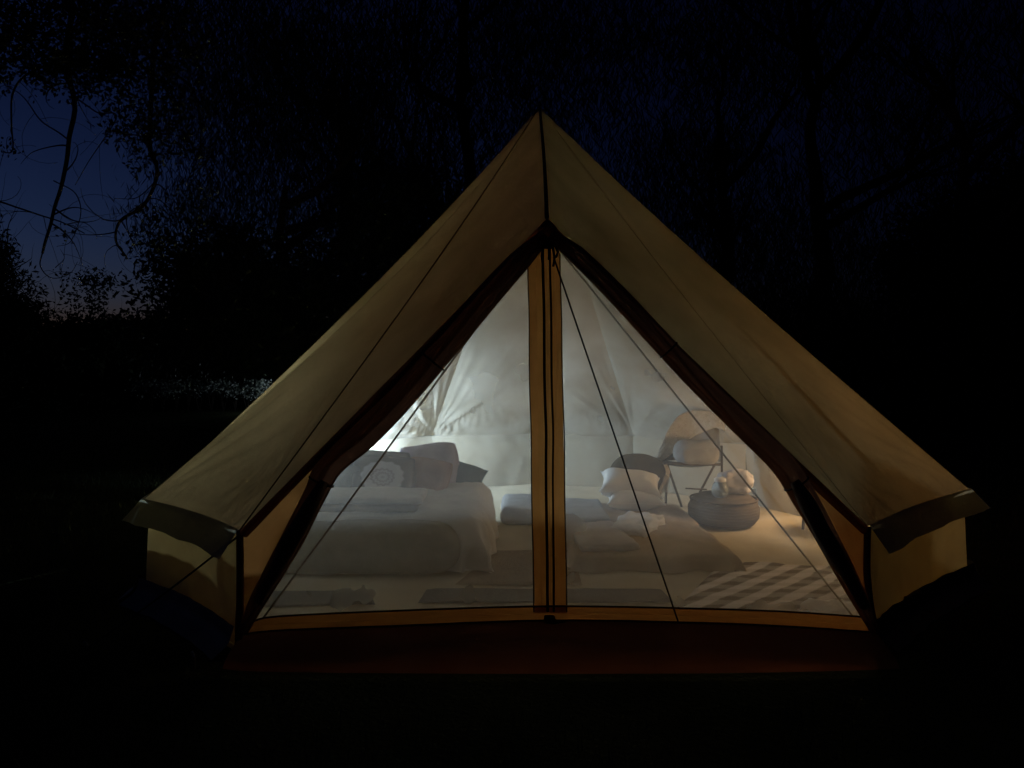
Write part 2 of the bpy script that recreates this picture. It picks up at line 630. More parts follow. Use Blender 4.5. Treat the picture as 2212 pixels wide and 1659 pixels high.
# dormer panels either side of the ridge, then the cone panels all round
roof_panel(RB, CL, 1.0, psag=.045, wamp=.008, ridge=True)
roof_panel(RB, CR, 4.0, psag=.06, wamp=.008, ridge=True)
WA[id(L4)] = 1.9; WA[id(R4)] = 1.6; WA[id(BK)] = .3; WA[id(L3)] = 2.5
for i in range(len(RING) - 1):
    roof_panel(RING[i], RING[i + 1], 7.0 + i * 3.1, psag=.05, wamp=.018, amps=(WA.get(id(RING[i]), 1), WA.get(id(RING[i + 1]), 1)))

# seams
for i, E in enumerate(RING):
    out = Vector((E.x - T0.x, E.y - T0.y, .8)).normalized()
    pts = [tl(seam_pt(E, .003 + .997 * k / 40, sg(E)) + out * .004) for k in range(41)]
    V, F = tube(pts, .0032 if E is CL else .0012, 6)
    mesh('roof_seam', V, F, M['seam'] if E is CL else M['canvas'], tent)
pts = [tl(APEX.lerp(RB, k / 30) - Vector((0, 0, .02)) * math.sin(math.pi * k / 30) + Vector((.008 * math.sin(k / 30 * math.pi), -.01, .008))) for k in range(31)]
V, F = tube(pts, .0095, 8)
mesh('ridge_seam', V, F, M['tape'], tent)

# apex cap
V, F = lathe([(.050, -.060), (.035, -.035), (.022, -.012), (.012, .0), (.004, .004)], 20)
V = [v + tl(APEX) for v in V]
mesh('apex_cap', V, F, M['flap'], tent)

# walls, eave flaps, skirts
def ring_edge(Ea, Eb, u, droop):
    p = Ea.lerp(Eb, u)
    out = ((Ea + Eb) / 2 - T0); out.z = 0; out.normalize()
    return p - out * droop * math.sin(math.pi * u), out


for i in range(len(RING) - 1):
    Ea, Eb = RING[i], RING[i + 1]
    sd = i * 2.7
    psag0 = .05 * math.sin(math.pi * min(1, .74))

    def wallfn(u, v):
        p, out = ring_edge(Ea, Eb, u, psag0)
        z = EZ - .01 - (EZ - .02) * v
        ins = 1 - .010 * min(1, v / .15)
        q = Vector((T0.x + (p.x - T0.x) * ins, p.y * ins, z))
        edge = min(1, u / .05, (1 - u) / .05)
        q += out * (.03 * v - .03 * math.sin(math.pi * v) * math.sin(math.pi * u)) * 1
        q += out * edge * (.022 * nz((p.x * 1.0, p.y * 1.0, z * .35), 4.5, sd) + .008 * nz((p.x, p.y, z), 11, sd))
        q += out * edge * .02 * math.sin(v * 9 + 5 * nz((p.x, p.y, 0), 1.5, sd)) * nz((p.x, p.y, z * .6), 2.2, sd + 4)
        return tl(q)
    V, F, UV = grid(wallfn, 40, 22)
    mesh('wall_panel', V, F, M['wall_canvas'], tent, uv=UV)

    def flapfn(u, v):
        p, out = ring_edge(Ea, Eb, u, psag0)
        dep = .125 + .008 * nz((p.x, p.y, 0), 3, sd)
        q = p + out * (.012 + .095 * v * (1.0 + .12 * nz((p.x, p.y, 1), 2.5, sd))) + Vector((0, 0, .006 - dep * v * .9))
        tan = (Eb - Ea).normalized()
        q += tan * (u - .5) * .05 * v
        q += out * .006 * math.sin(u * 17 + sd) * v + Vector((0, 0, .004)) * nz(q, 14, sd) * v
        return tl(q)
    V, F, UV = grid(flapfn, 30, 5)
    mesh('eave_flap', V, F, M['eave'], tent, uv=UV)

    def skirtfn(u, v):
        p, out = ring_edge(Ea, Eb, u, psag0)
        z = .125 * (1 - v) ** 1.0
        q = Vector((p.x, p.y, max(z, .001))) + out * (.036 + .012 * nz((p.x, p.y, 3), 9, sd) + .04 * v + .16 * max(0, v - .6) + .012 * nz((p.x, p.y, z), 6, sd))
        return tl(q)
    V, F, UV = grid(skirtfn, 24, 6)
    mesh('skirt', V, F, M['pvc'], tent)

# floor sheet
DL, DR = at(517, 1372, CL.y), at(1893, 1372, CR.y)
V = [tl(Vector((p.x * 1.0, p.y * 1.0, .008))) for p in RING]
V = [Vector((v.x * 1.01, v.y * 1.01, v.z)) for v in V]
V.append(Vector((0, 0, .008)))
F = [(len(RING), i + 1, i) for i in range(len(RING) - 1)] + [(len(RING), 0, len(RING) - 1)]
mesh('groundsheet', V, F, M['ground_sheet'], tent, smooth=False)

# front: door plane
DM_TOP = Vector(((DL.x + DR.x) / 2, -2.06, 0))
def doorpt(px, py, off=0.0):
    """point of the slightly leaning door plane"""
    Y = -2.03
    for _ in range(3):
        p = at(px, py, Y)
        Y = -2.04 + .05 * (p.z / 1.94)
    return at(px, py, Y + off)


roll_L = [(1178, 508), (1120, 566), (1040, 656), (950, 763), (870, 858), (790, 940), (716, 1003), (682, 1068), (640, 1150), (592, 1235), (552, 1305), (523, 1366)]
rad_L = [.030, .052, .058, .062, .066, .068, .064, .054, .054, .048, .038, .022]
roll_R = [(1188, 508), (1246, 552), (1330, 634), (1428, 738), (1520, 836), (1610, 922), (1690, 1000), (1738, 1075), (1782, 1152), (1820, 1225), (1856, 1296), (1891, 1366)]
rad_R = [.030, .044, .046, .048, .050, .056, .060, .058, .052, .048, .038, .022]
SPL = spline([doorpt(a, b, .012) for a, b in roll_L], 60)
SPR = spline([doorpt(a, b, .012) for a, b in roll_R], 60)
# canvas slivers between the roof edge and the door opening
def tri_panel(A, B, S, seed):
    def fn(u, v):
        a = A.lerp(B, v); b = S[int(round(v * 60))]
        p = a.lerp(b, u)
        p = p + Vector((0, -1, 0)) * (.015 * nz(p, 5, seed) * math.sin(math.pi * u))
        return tl(p)
    V, F, UV = grid(fn, 16, 60)
    return mesh('front_panel', V, F, M['panel'], tent)
tri_panel(RB, CL + Vector((0, 0, -.005)), SPL, 3)
tri_panel(RB, CR + Vector((0, 0, -.005)), SPR, 5)
# front corners down to the ground
for Cc, Dd, Ee in ((CL, DL, EL), (CR, DR, ER)):
    pts = [tl(Cc + Vector((0, -.01, 0))), tl(Vector((Cc.x, Cc.y - .012, .3))), tl(Vector((Dd.x, Dd.y - .014, .02)))]
    V, F = tube(spline(pts, 10), .017, 8, lump=.3)
    mesh('corner_hem', V, F, M['hem'], tent)

# hem that hangs off the front edge of the roof
for s, Cc in ((-1, CL), (1, CR)):
    def hemfn(u, v):
        p = RB.lerp(Cc, u)
        a = (Cc - RB).normalized()
        inn = Vector((-s * .72, 0, -.69))
        inn = (inn - a * inn.dot(a)).normalized()
        wd = (.062 + .015 * nz(p, 2.5, s)) * (1 - .35 * u)
        q = p + inn * (wd * v) + Vector((0, -.012 - .03 * math.sin(math.pi * v) + .012 * nz(p, 6, s), 0))
        return tl(q)
    V, F, UV = grid(hemfn, 50, 4)
    mesh('roof_hem', V, F, M['hem'], tent)

# door poles (the A-frame) and centre pole
for D in (DL, DR):
    V, F = tube([tl(Vector((D.x, D.y + .05, .012))), tl(RB + Vector((0, .06, -.05)))], .0045, 8)
    mesh('door_pole', V, F, M['pole'], tent)
V, F = tube([tl((T0.x, 0, .012)), tl(APEX - Vector((0, 0, .04)))], .019, 12)
mesh('centre_pole', V, F, M['steel'], tent)

# rolled-back door flaps
for nm, rp, rr, sd in (('L', roll_L, rad_L, 3.0), ('R', roll_R, rad_R, 8.0)):
    pts = [doorpt(a, b, -.055) for a, b in rp]
    S = spline(pts, 90)
    n = len(S)
    rad = [.88 * float(np.interp(i / (n - 1), np.linspace(0, 1, len(rr)), rr)) for i in range(n)]
    # fluted cross-section: cloth gathered in a roll
    V, F = [], []
    seg = 28
    for i, p in enumerate(S):
        t = (S[min(i + 1, n - 1)] - S[max(i - 1, 0)]).normalized()
        a = t.cross(Vector((0, 1, 0))).normalized(); b = t.cross(a)
        for k in range(seg):
            an = math.pi * (k / (seg - 1)) * 1.16 - .08 * math.pi
            fl = 1 + .13 * math.sin(an * 5 + i * .05 + sd) + .10 * nz((p.x + math.cos(an), p.z + math.sin(an), i * .01), 2.2, sd)
            r = rad[i] * fl
            V.append(tl(p + a * math.cos(an) * r + b * math.sin(an) * r * .7))
    for i in range(n - 1):
        for k in range(seg - 1):
            F.append((i * seg + k, i * seg + k + 1, (i + 1) * seg + k + 1, (i + 1) * seg + k))
    fo = mesh('door_flap', V, F, M['flap'], tent)
    # toggles that tie the roll up
    for j in (26, 54):
        p = S[j]; t = (S[j + 1] - S[j - 1]).normalized()
        a = t.cross(Vector((0, 1, 0))).normalized(); b = t.cross(a)
        loop = [tl(p + a * math.cos(q) * rad[j] * 1.12 + b * math.sin(q) * rad[j] * .84) for q in [2 * math.pi * k / 20 for k in range(21)]]
        V, F = tube(loop, .0045, 6)
        mesh('flap_tie', V, F, M['tape'], fo)
    # gathered tail that fans out under the lower tie
    if nm == 'L':
        a0, b0, c0 = doorpt(700, 1040, -.09), doorpt(560, 1300, -.07), doorpt(640, 1150, -.12)
    else:
        a0, b0, c0 = doorpt(1716, 1040, -.09), doorpt(1868, 1310, -.07), doorpt(1778, 1150, -.12)
    V, F = tube(spline([a0, c0, b0], 24), [.02 + .02 * math.sin(math.pi * k / 24) for k in range(25)], 10, lump=.4, seed=sd)
    V = [tl(v) for v in V]
    mesh('flap_fold', V, F, M['flap'], fo)

# mosquito net, one sheet each side of the centre strips
def netfn(side):
    S = SPL if side < 0 else SPR
    ct_, cb_ = doorpt(1181 + side * 2, 515, .012), doorpt(1190 + side * 3, 1322, .012)
    def fn(u, v):
        p = S[int(round(v * 60))].lerp(ct_.lerp(cb_, v), u)
        p = p + Vector((0, .010 * nz(p, 3, side) * math.sin(math.pi * v), 0))
        return tl(p)
    return fn
for side in (-1, 1):
    V, F, UV = grid(netfn(side), 24, 60)
    mesh('net_panel', V, F, M['net'], tent)

# centre strips with the two zips
def band(ptsA, ptsB, off, mat, name, parent, n=40, jig=0.0, thick=.004):
    A = spline([doorpt(*p, off) for p in ptsA], n)
    B = spline([doorpt(*p, off) for p in ptsB], n)
    V, F = [], []
    for i in range(n + 1):
        j = Vector((jig * nz((A[i].z, 0, 0), 4, off * 100), 0, 0))
        m_ = (A[i] + B[i]) / 2 + Vector((0, -thick, 0))
        V += [tl(A[i] + j), tl(m_ + j), tl(B[i] + j)]
    for i in range(n):
        a = i * 3; b = a + 3
        F += [(a, a + 1, b + 1, b), (a + 1, a + 2, b + 2, b + 1)]
    return mesh(name, V, F, mat, parent, smooth=False)


s1 = band([(1141, 548), (1146, 900), (1155, 1322)], [(1174, 525), (1179, 900), (1185, 1322)], -.006, M['strip'], 'door_strip', tent, jig=.004)
s2 = band([(1173, 525), (1178, 900), (1184, 1322)], [(1190, 525), (1195, 900), (1199, 1322)], -.009, M['strip'], 'door_strip', tent, jig=.004)
s3 = band([(1187, 525), (1192, 900), (1196, 1322)], [(1210, 545), (1217, 900), (1225, 1322)], -.006, M['strip'], 'door_strip', tent, jig=.004)
band([(1170, 530), (1175, 900), (1181, 1322)], [(1176, 530), (1181, 900), (1187, 1322)], -.014, M['tape'], 'door_zip', tent, jig=.004)
band([(1186, 530), (1191, 900), (1195, 1322)], [(1190.5, 530), (1195.5, 900), (1199.5, 1322)], -.014, M['tape'], 'door_zip', tent, jig=.004)
band([(1139.5, 552), (1144.5, 900), (1153, 1322)], [(1142, 550), (1147, 900), (1156, 1322)], -.013, M['tape'], 'strip_binding', s1, jig=.004)
band([(1209, 546), (1216, 900), (1224, 1322)], [(1211.5, 549), (1218.5, 900), (1227, 1322)], -.013, M['tape'], 'strip_binding', s3, jig=.004)

# sill: yellowish border of the net, zip, and the red-brown apron
top_e = [(540, 1345), (600, 1332), (850, 1320), (1187, 1310), (1500, 1315), (1700, 1322), (1878, 1334)]
mid_e = [(520, 1371), (600, 1362), (850, 1352), (1187, 1340), (1500, 1345), (1700, 1353), (1892, 1366)]
band(top_e, mid_e, -.010, M['strip'], 'door_sill', tent, n=60)
band([(x, y - 2.5) for x, y in top_e], [(x, y + 1.5) for x, y in top_e], -.017, M['tape'], 'sill_binding', tent, n=60)
band([(x, y - 2) for x, y in mid_e], [(x, y + 3) for x, y in mid_e], -.017, M['tape'], 'sill_zip', tent, n=60)
sz = [(x, y + 13) for x, y in mid_e]
band([(x, y - 1) for x, y in sz], [(x, y + 2) for x, y in sz], -.030, M['tape'], 'sill_seam', tent, n=60)


def apronfn(u, v):
    n = len(mid_e)
    A = SA[min(60, int(round(u * 60)))]
    x = A.x
    bot = Vector((x, -2.32 + .05 * abs(2 * u - 1) ** 2, .002))
    p = A.lerp(bot, v)
    p.y += -.05 * math.sin(math.pi * v)
    p += Vector((0, .018 * nz(p, 3.5, 2) * math.sin(math.pi * v), 0))
    return tl(p)
SA = spline([doorpt(x, y, -.012) for x, y in mid_e], 60)
V, F, UV = grid(apronfn, 60, 12)
mesh('front_apron', V, F, M['apron'], tent)
# toggles: knot at the top, block at the sill
kp = doorpt(1183, 528, -.05)
parts = [xf(softbox(.055, .03, .05, .012, 6, .006, 30), kp + Vector((0, 0, -.02)))]
for dx, l in ((-.018, .09), (.004, .07), (.02, .1), (.03, .06)):
    parts.append(tube([kp + Vector((dx, -.01, .0)), kp + Vector((dx * 1.5, -.015, -l * .6)), kp + Vector((dx * 1.2, -.012, -l))], .006, 6))
V, F = merge(*parts)
mesh('buckle_knot', [tl(v) for v in V], F, M['tape'], tent)
bp = doorpt(1187, 1337, -.04)
parts = [xf(softbox(.05, .03, .035, .01, 6, .004, 30), bp + Vector((0, 0, -.018))),
         tube([bp + Vector((-.02, -.01, -.01)), bp + Vector((.02, -.018, -.012)), bp + Vector((.07, -.012, -.004))], .006, 6)]
V, F = merge(*parts)
mesh('zip_toggle', [tl(v) for v in V], F, M['tape'], tent)

# dark rounded patch on the right wall
vc = atz(1972, 1302, .16)
vc = at(1972, 1302, -1.62)
VF = softbox(.19, .03, .10, .014, 8, .004, 20)
VF = xf(VF, vc + Vector((0, 0, -.05)), (0, 0, math.atan2(ER.y - CR.y, ER.x - CR.x)))
mesh('wall_patch', [tl(v) for v in VF[0]], VF[1], M['flap'], tent)

# guy lines and pegs
def peg(loc, label, lean=0.0):
    p = empty('tent_peg', loc, lean, label, 'tent peg', 'pegs of the tent guy lines')
    V, F = tube([(0, 0, -.12), (0, 0, .035), (.004, 0, .05)], .0045, 8)
    mesh('shaft', V, F, M['steel'], p)
    V, F = tube([(.004, 0, .05), (.016, 0, .058), (.022, 0, .048), (.018, 0, .038)], .0045, 8)
    mesh('hook', V, F, M['steel'], p)
    return p


def guy(a, b, r=.0035, sag=.01):
    a, b = Vector(a), Vector(b)
    pts = [a.lerp(b, k / 16) - Vector((0, 0, sag * math.sin(math.pi * k / 16))) for k in range(17)]
    V, F = tube([tl(p) for p in pts], r, 6)
    return mesh('guy_line', V, F, M['cord'], tent)


guy(at(1196, 556, -2.06), doorpt(1466, 1346, -.03), .0042, .0)
p2 = atz(190, 1400, .03)
guy(CL + Vector((0, -.03, -.02)), p2, .005, .01)
peg(Vector((p2.x, p2.y, 0)), 'steel peg at the left end of the guy line from the left door corner', math.pi)
p3 = atz(420, 1424, .03)
peg(Vector((p3.x, p3.y, 0)), 'steel peg beside the groundsheet below the left front wall panel', 2.5)

# ------------------------------------------------------------------ inside: beds
bed = empty('double_bed', (-1.12, -.10, .012), 0, 'low double bed with rumpled beige duvet on the left side of the tent', 'bed')
V, F = softbox(1.66, 1.44, .26, .09, 14, .01, 4, 1)
mesh('mattress', V, F, M['mattress'], bed)


def drape(w, d, top, bot, r, n=60, amp=.02, seed=0, skew=0.0):
    """cloth lying over a box and hanging down its sides"""
    V, F, UV = [], [], []
    side = top - bot
    W, D = w / 2 + side, d / 2 + side
    def prof(s, half):
        """arc-length -> (offset, drop)"""
        a = abs(s); sg_ = 1 if s >= 0 else -1
        fl = half - r
        if a <= fl: return s, 0.0
        q = (a - fl) / (math.pi / 2 * r)
        if q <= 1: return sg_ * (fl + r * math.sin(q * math.pi / 2)), r * (1 - math.cos(q * math.pi / 2))
        return sg_ * (half + .02 * (q - 1)), r + (a - fl - math.pi / 2 * r)
    for j in range(n + 1):
        for i in range(n + 1):
            s = -W + 2 * W * i / n; t = -D + 2 * D * j / n
            x, dx_ = prof(s, w / 2); y, dy_ = prof(t, d / 2)
            drop = (dx_ ** 3 + dy_ ** 3) ** (1 / 3)
            corner = min(dx_, dy_)
            z = top - drop
            k = 1 + .0
            p = Vector((x, y, z))
            f = nz((x, y, z), 3.2, seed) + .5 * nz((x, y, z), 8, seed) + .25 * (1 - 2 * abs(nz((x, y, z), 6, seed + 3))) + .2 * nz((x * 1.8, y, z), 17, seed)
            hang = min(1, drop / (r + .05))
            outv = Vector((x / (w / 2) if dx_ > 0 else 0, y / (d / 2) if dy_ > 0 else 0, 0))
            if outv.length > 0: outv.normalize()
            fold = .075 * math.sin((s * (1 if dy_ > 0 else 0) + t * (1 if dx_ > 0 else 0)) * 16 + 3 * nz((x, y, 0), 2, seed))
            p += Vector((0, 0, 1)) * amp * f * (1 - hang) + outv * hang * (fold * .5 + amp * f + .04 * corner)
            p.z = max(p.z, bot)
            V.append(p); UV.append((i / n, j / n))
    for j in range(n):
        for i in range(n):
            a = j * (n + 1) + i
            F.append((a, a + 1, a + n + 2, a + n + 1))
    return V, F, UV


V, F, UV = drape(1.90, 1.50, .335, .02, .12, 110, .034, 4)
mesh('duvet', V, F, M['duvet'], bed)
# fat folded-over front edge of the duvet
VF = softbox(1.62, .34, .31, .145, 22, .018, 4, 6)
VF = xf(VF, (.0, -.74, .005), (0, 0, .0))
mesh('bolster_fold', VF[0], VF[1], M['throw'], bed)

bed2 = empty('floor_bed', (.88, .08, .012), 0, 'thin floor mattress with tan cover on the right of the centre pole', 'bed')
V, F = softbox(.94, 1.74, .065, .03, 12, .006, 4, 2)
mesh('mattress', V, F, M['mattress'], bed2)
V, F, UV = drape(1.02, 1.80, .095, .005, .045, 60, .016, 14)
mesh('cover', V, F, M['blanket2'], bed2)


def cushion(name, px, py, Y, w, h, t, mat, label, rx=1.25, rz=0.0, ry=0.0, seed=0, pinch=.10, zfix=None, cat='cushion', rnd=0.0):
    """square pillow; w wide, h high, t thick, standing up when rx = pi/2"""
    n = 20
    V, F, UV = [], [], []
    idx = {}
    for sgn in (1, -1):
        for j in range(n + 1):
            for i in range(n + 1):
                u = -1 + 2 * i / n; v = -1 + 2 * j / n
                u = math.copysign(abs(u) ** .8, u); v = math.copysign(abs(v) ** .8, v)
                edge = (i in (0, n)) or (j in (0, n))
                if edge and sgn < 0:
                    idx[(sgn, i, j)] = idx[(1, i, j)]; continue
                x = u * w / 2 * (1 - pinch * (1 - v * v)); y = v * h / 2 * (1 - pinch * (1 - u * u))
                x *= 1 - rnd * (1 - math.sqrt(1 - v * v / 2)); y *= 1 - rnd * (1 - math.sqrt(1 - u * u / 2))
                z = sgn * t / 2 * (max(0, (1 - u ** 4) * (1 - v ** 4))) ** .55
                p = Vector((x, y, z))
                p.z += (.010 + .05 * t) * nz(p, 9, seed + sgn) * (0 if edge else 1)
                p.x += .012 * nz(p, 6, seed); p.y += .012 * nz(p, 6, seed + 5)
                V.append(p); UV.append(((u + 1) / 2, (v + 1) / 2)); idx[(sgn, i, j)] = len(V) - 1
        for j in range(n):
            for i in range(n):
                q = (idx[(sgn, i, j)], idx[(sgn, i + 1, j)], idx[(sgn, i + 1, j + 1)], idx[(sgn, i, j + 1)])
                F.append(q if sgn > 0 else q[::-1])
    o = mesh(name, V, F, mat, None, uv=UV)
    o.rotation_euler = (rx, ry, rz)
    o.location = at(px, py, Y)
    if zfix is not None: o.location.z = zfix
    tag(o, label, cat)
    # piped edge as a part
    loop = [idx[(1, i, 0)] for i in range(n)] + [idx[(1, n, j)] for j in range(n)] + [idx[(1, n - i, n)] for i in range(n)] + [idx[(1, 0, n - j)] for j in range(n)]
    pts = [V[k] for k in loop]; pts.append(pts[0])
    PV, PF = tube(pts, .004, 5, cap=False)
    mesh('piping', PV, PF, mat, o)
    return o


cushion('cushion', 800, 1022, .36, .66, .36, .20, M['grey_cushion'], 'long grey cushion behind the round-patterned one at the left', 1.25, .05, .03, 1, .04, rnd=.45)
cushion('pillow', 926, 1010, .52, .50, .40, .20, M['lilac'], 'pale lilac pillow standing tallest at the back of the bed', 1.3, -.1, -.12, 2, .05, cat='pillow', rnd=.5)
cushion('cushion', 922, 1033, .20, .36, .32, .18, M['brown_cushion'], 'small pinkish brown cushion between the patterned and the teal cushion', 1.15, -.25, .14, 3, .05, rnd=.45)
cushion('cushion', 1000, 1031, .52, .34, .24, .18, M['teal'], 'dark teal grey cushion at the right end of the bed, one corner pointing right', 1.0, -.15, .30, 4, .10)
cushion('cushion', 828, 1036, .02, .48, .36, .16, M['mandala'], 'cushion with a pale round mandala pattern leaning at the front of the pile', 1.2, .08, .05, 5, .05, rnd=.45)

# folded towels on the bed front
tw = empty('towel_stack', (-1.02, -.53, .352), 0, 'white towel folded on a beige towel lying near the front of the bed', 'towels')
VF = softbox(.86, .38, .055, .024, 14, .006, 9, 3); mesh('towel', VF[0], VF[1], M['towel_side'], tw)['label'] = 'beige folded towel underneath'
VF = xf(softbox(.90, .40, .045, .02, 14, .008, 9, 5), (.01, .0, .054)); mesh('towel', VF[0], VF[1], M['towel'], tw)['label'] = 'white folded towel on top'

# white pillows and dark cushion on the floor bed
cushion('pillow', 1362, 1047, .76, .50, .36, .20, M['white'], 'white pillow lying on top of the other white pillow', .30, -.10, .10, 11, .15, cat='pillow')
cushion('pillow', 1368, 1076, .70, .46, .38, .16, M['white'], 'white pillow underneath, bottom of the pair on the floor bed', .10, -.03, .0, 12, .15, cat='pillow')
cushion('cushion', 1380, 1028, 1.12, .52, .40, .20, M['dark_cushion'], 'dark brown rounded cushion behind the white pillows', 1.15, -.1, .08, 13, .02, rnd=1.0)

# folded bedding on the floor bed
o = mesh('folded_blanket', *softbox(.36, .84, .04, .018, 12, .008, 7, 8), M['grey_cushion']); o.location = (.55, .56, .100)
tag(o, 'grey folded blanket on the left rear of the floor bed', 'blanket')
o = mesh('folded_sheet', *softbox(.38, .70, .05, .022, 18, .014, 8, 9), M['pale_blanket']); o.location = (.58, -.34, .098); o.rotation_euler = (0, 0, .12)
tag(o, 'pale lilac grey folded sheet on the front left of the floor bed', 'sheet')
o = mesh('crumpled_sheet', *softbox(.30, .62, .06, .03, 26, .035, 9, 10), M['white']); o.location = (.90, .02, .098); o.rotation_euler = (0, 0, -.4)
tag(o, 'crumpled white sheet in the middle of the floor bed', 'sheet')
o = mesh('floor_cushion', *softbox(.46, .80, .13, .06, 14, .012, 5, 11), M['grey_cushion']); o.location = (.14, .85, .012)
tag(o, 'large dark grey floor cushion behind the centre pole', 'cushion')

# ------------------------------------------------------------------ rugs and mats
def flat(name, quad, mat, label, cat, z=.016, th=.008, n=24, amp=.003, seed=0):
    Q = [Vector((a, b, 0)) for a, b in quad]       # FL FR BR BL
    def fn(u, v):
        p = Q[0].lerp(Q[1], u).lerp(Q[3].lerp(Q[2], u), v)
        e = min(u, 1 - u, v, 1 - v)
        zz = z + th * min(1, e * n / 1.0 + .0) + amp * max(0, nz(p, 5, seed)) * 2
        return Vector((p.x, p.y, zz))
    V, F, UV = grid(fn, n, n)
    o = mesh(name, V, F, mat, None, uv=UV)
    tag(o, label, cat)
    return o


rug = flat('check_rug', [(.80, -1.62), (1.86, -1.60), (2.16, -.76), (1.34, -.60)], M['check'],
           'grey and white checked woven rug on the floor at the front right', 'rug', n=50, amp=.008, seed=3)
FV, FF = [], []
parts = []
for k in range(70):
    a = Vector((.80, -1.62, .02)).lerp(Vector((1.86, -1.60, .02)), k / 69)
    parts.append(tube([a, a + Vector((random.uniform(-.01, .01), -.03, .004)), a + Vector((random.uniform(-.015, .015), -.06, -.002))], .0028, 4))
V, F = merge(*parts)
mesh('fringe', V, F, M['white'], rug)
flat('door_mat', [(-.50, -1.43), (.86, -1.43), (.84, -1.19), (-.48, -1.19)], M['grey_mat'], 'long dark grey mat just inside the door sill', 'mat', seed=5)
flat('brown_rug', [(-.33, -1.10), (.40, -1.12), (.42, -.30), (-.10, -.30)], M['brown_rug'], 'small brown rug between the two beds', 'rug', z=.015, seed=6)
flat('pale_mat', [(-1.36, -1.50), (-.72, -1.46), (-.80, -1.22), (-1.45, -1.24)], M['grey_mat'], 'narrow grey mat on the floor at the front left, before the bed', 'mat', seed=7)
o = mesh('folded_cloth', *softbox(.26, .20, .05, .022, 14, .02, 12, 21), M['white']); o.location = (1.62, -1.66, .030); o.rotation_euler = (0, 0, .3)
tag(o, 'small crumpled white cloth in the front right corner by the checked rug', 'cloth')

# ------------------------------------------------------------------ pouf, cushion, jar
pouf = empty('woven_pouf', (1.66, .54, .012), 0, 'round dark brown woven pouf right of the floor bed', 'pouf')
V, F = lathe([(.16, 0), (.235, .02), (.27, .07), (.275, .14), (.25, .20), (.20, .235), (.10, .248), (.01, .25)], 40)
V = [v * (1 + .02 * nz(v, 8, 3)) for v in V]
mesh('body', V, F, M['wicker'], pouf)
V, F = tube([(.255 * math.cos(a), .255 * math.sin(a), .205) for a in [2 * math.pi * k / 40 for k in range(41)]], .008, 6)
mesh('braid', V, F, M['wicker'], pouf)
o = mesh('white_bundle', *softbox(.27, .22, .16, .075, 18, .035, 8, 31), M['pale_blanket']); o.location = (1.74, .52, .262)
tag(o, 'rumpled white cushion sitting on the woven pouf', 'cushion')
jar = empty('glass_jar', (1.60, .42, .250), 0, 'clear glass jar with white lid on the woven pouf', 'jar')
V, F = lathe([(.045, 0), (.062, .02), (.065, .07), (.05, .105), (.036, .12)], 24)
mesh('jar_body', V, F, M['glass'], jar)
V, F = lathe([(.042, .118), (.044, .12), (.044, .14), (.03, .148)], 24)
mesh('lid', V, F, M['white'], jar)

# ------------------------------------------------------------------ chair
ch = empty('folding_chair', (1.53, 1.03, .012), 0, 'low folding chair with dark legs and a pale sheepskin over its back', 'chair')
ch.scale = (.96, .96, .96)
def bar(a, b, r=.011, nm='leg', mat=None, par=None):
    V, F = tube([a, b], r, 8)
    return mesh(nm, V, F, mat or M['darkmetal'], par or ch)
bar((-.26, -.12, .0), (-.215, .05, .44)); bar((-.04, .24, .0), (-.235, -.02, .44))
bar((.24, -.12, .0), (.27, .06, .58)); bar((.05, .22, .0), (.20, -.02, .44))
bar((-.27, -.04, .435), (.24, -.02, .425), .014, 'seat_rail'); bar((-.22, .24, .445), (.25, .24, .435), .012, 'seat_rail')
bar((-.05, .05, .20), (.14, .05, .19), .007, 'stretcher')
def seatfn(u, v):
    x = -.25 + .49 * u; y = -.05 + .31 * v
    return Vector((x, y, .435 - .03 * math.sin(math.pi * u) - .02 * math.sin(math.pi * v)))
V, F, UV = grid(seatfn, 14, 10)
mesh('seat', V, F, M['grey_cushion'], ch)
TOPS = [.44, .64, .76, .83, .86, .865, .86, .84, .76]
LOWS = [.42, .45, .50, .56, .61, .66, .70, .73, .70]
def prof(T, u):
    return float(np.interp(u * (len(T) - 1), range(len(T)), T))
def backfn(u, v):
    x = -.24 + .54 * u; y = .20 + .10 * math.sin(math.pi * u) ** .8 + .05 * v
    return Vector((x, y, .42 + (prof(TOPS, u) - .03 - .42) * v + .006 * nz((x, y, v), 7, 2)))
V, F, UV = grid(backfn, 30, 14)
bk = mesh('backrest', V, F, M['grey_cushion'], ch)
def skinfn(u, v):
    x = -.27 + .60 * u; y = .16 + .10 * math.sin(math.pi * u) ** .8 + .05 * v
    lo, hi = prof(LOWS, u), prof(TOPS, u) + .01
    return Vector((x, y, lo + (hi - lo) * v + .015 * nz((x, y, v), 14, 2)))
V, F, UV = grid(skinfn, 34, 18)
so = mesh('sheepskin', V, F, M['sheepskin'], ch)
V, F, UV = grid(lambda u, v: Vector((-.275 + .03 * math.sin(v * 5) + .035 * u, -.05, .44 - .27 * v)), 4, 10)
sk = mesh('sheepskin_tail', V, F, M['sheepskin'], so)
md = so.modifiers.new('thick', 'SOLIDIFY'); md.thickness = .022; md.offset = 0
o = mesh('seat_cushion', *softbox(.38, .24, .20, .098, 16, .012, 8, 33), M['dome']); o.location = (1.565, 1.08, .42); o.rotation_euler = (.25, 0, 0)
tag(o, 'rounded grey cushion on the seat of the folding chair', 'cushion')

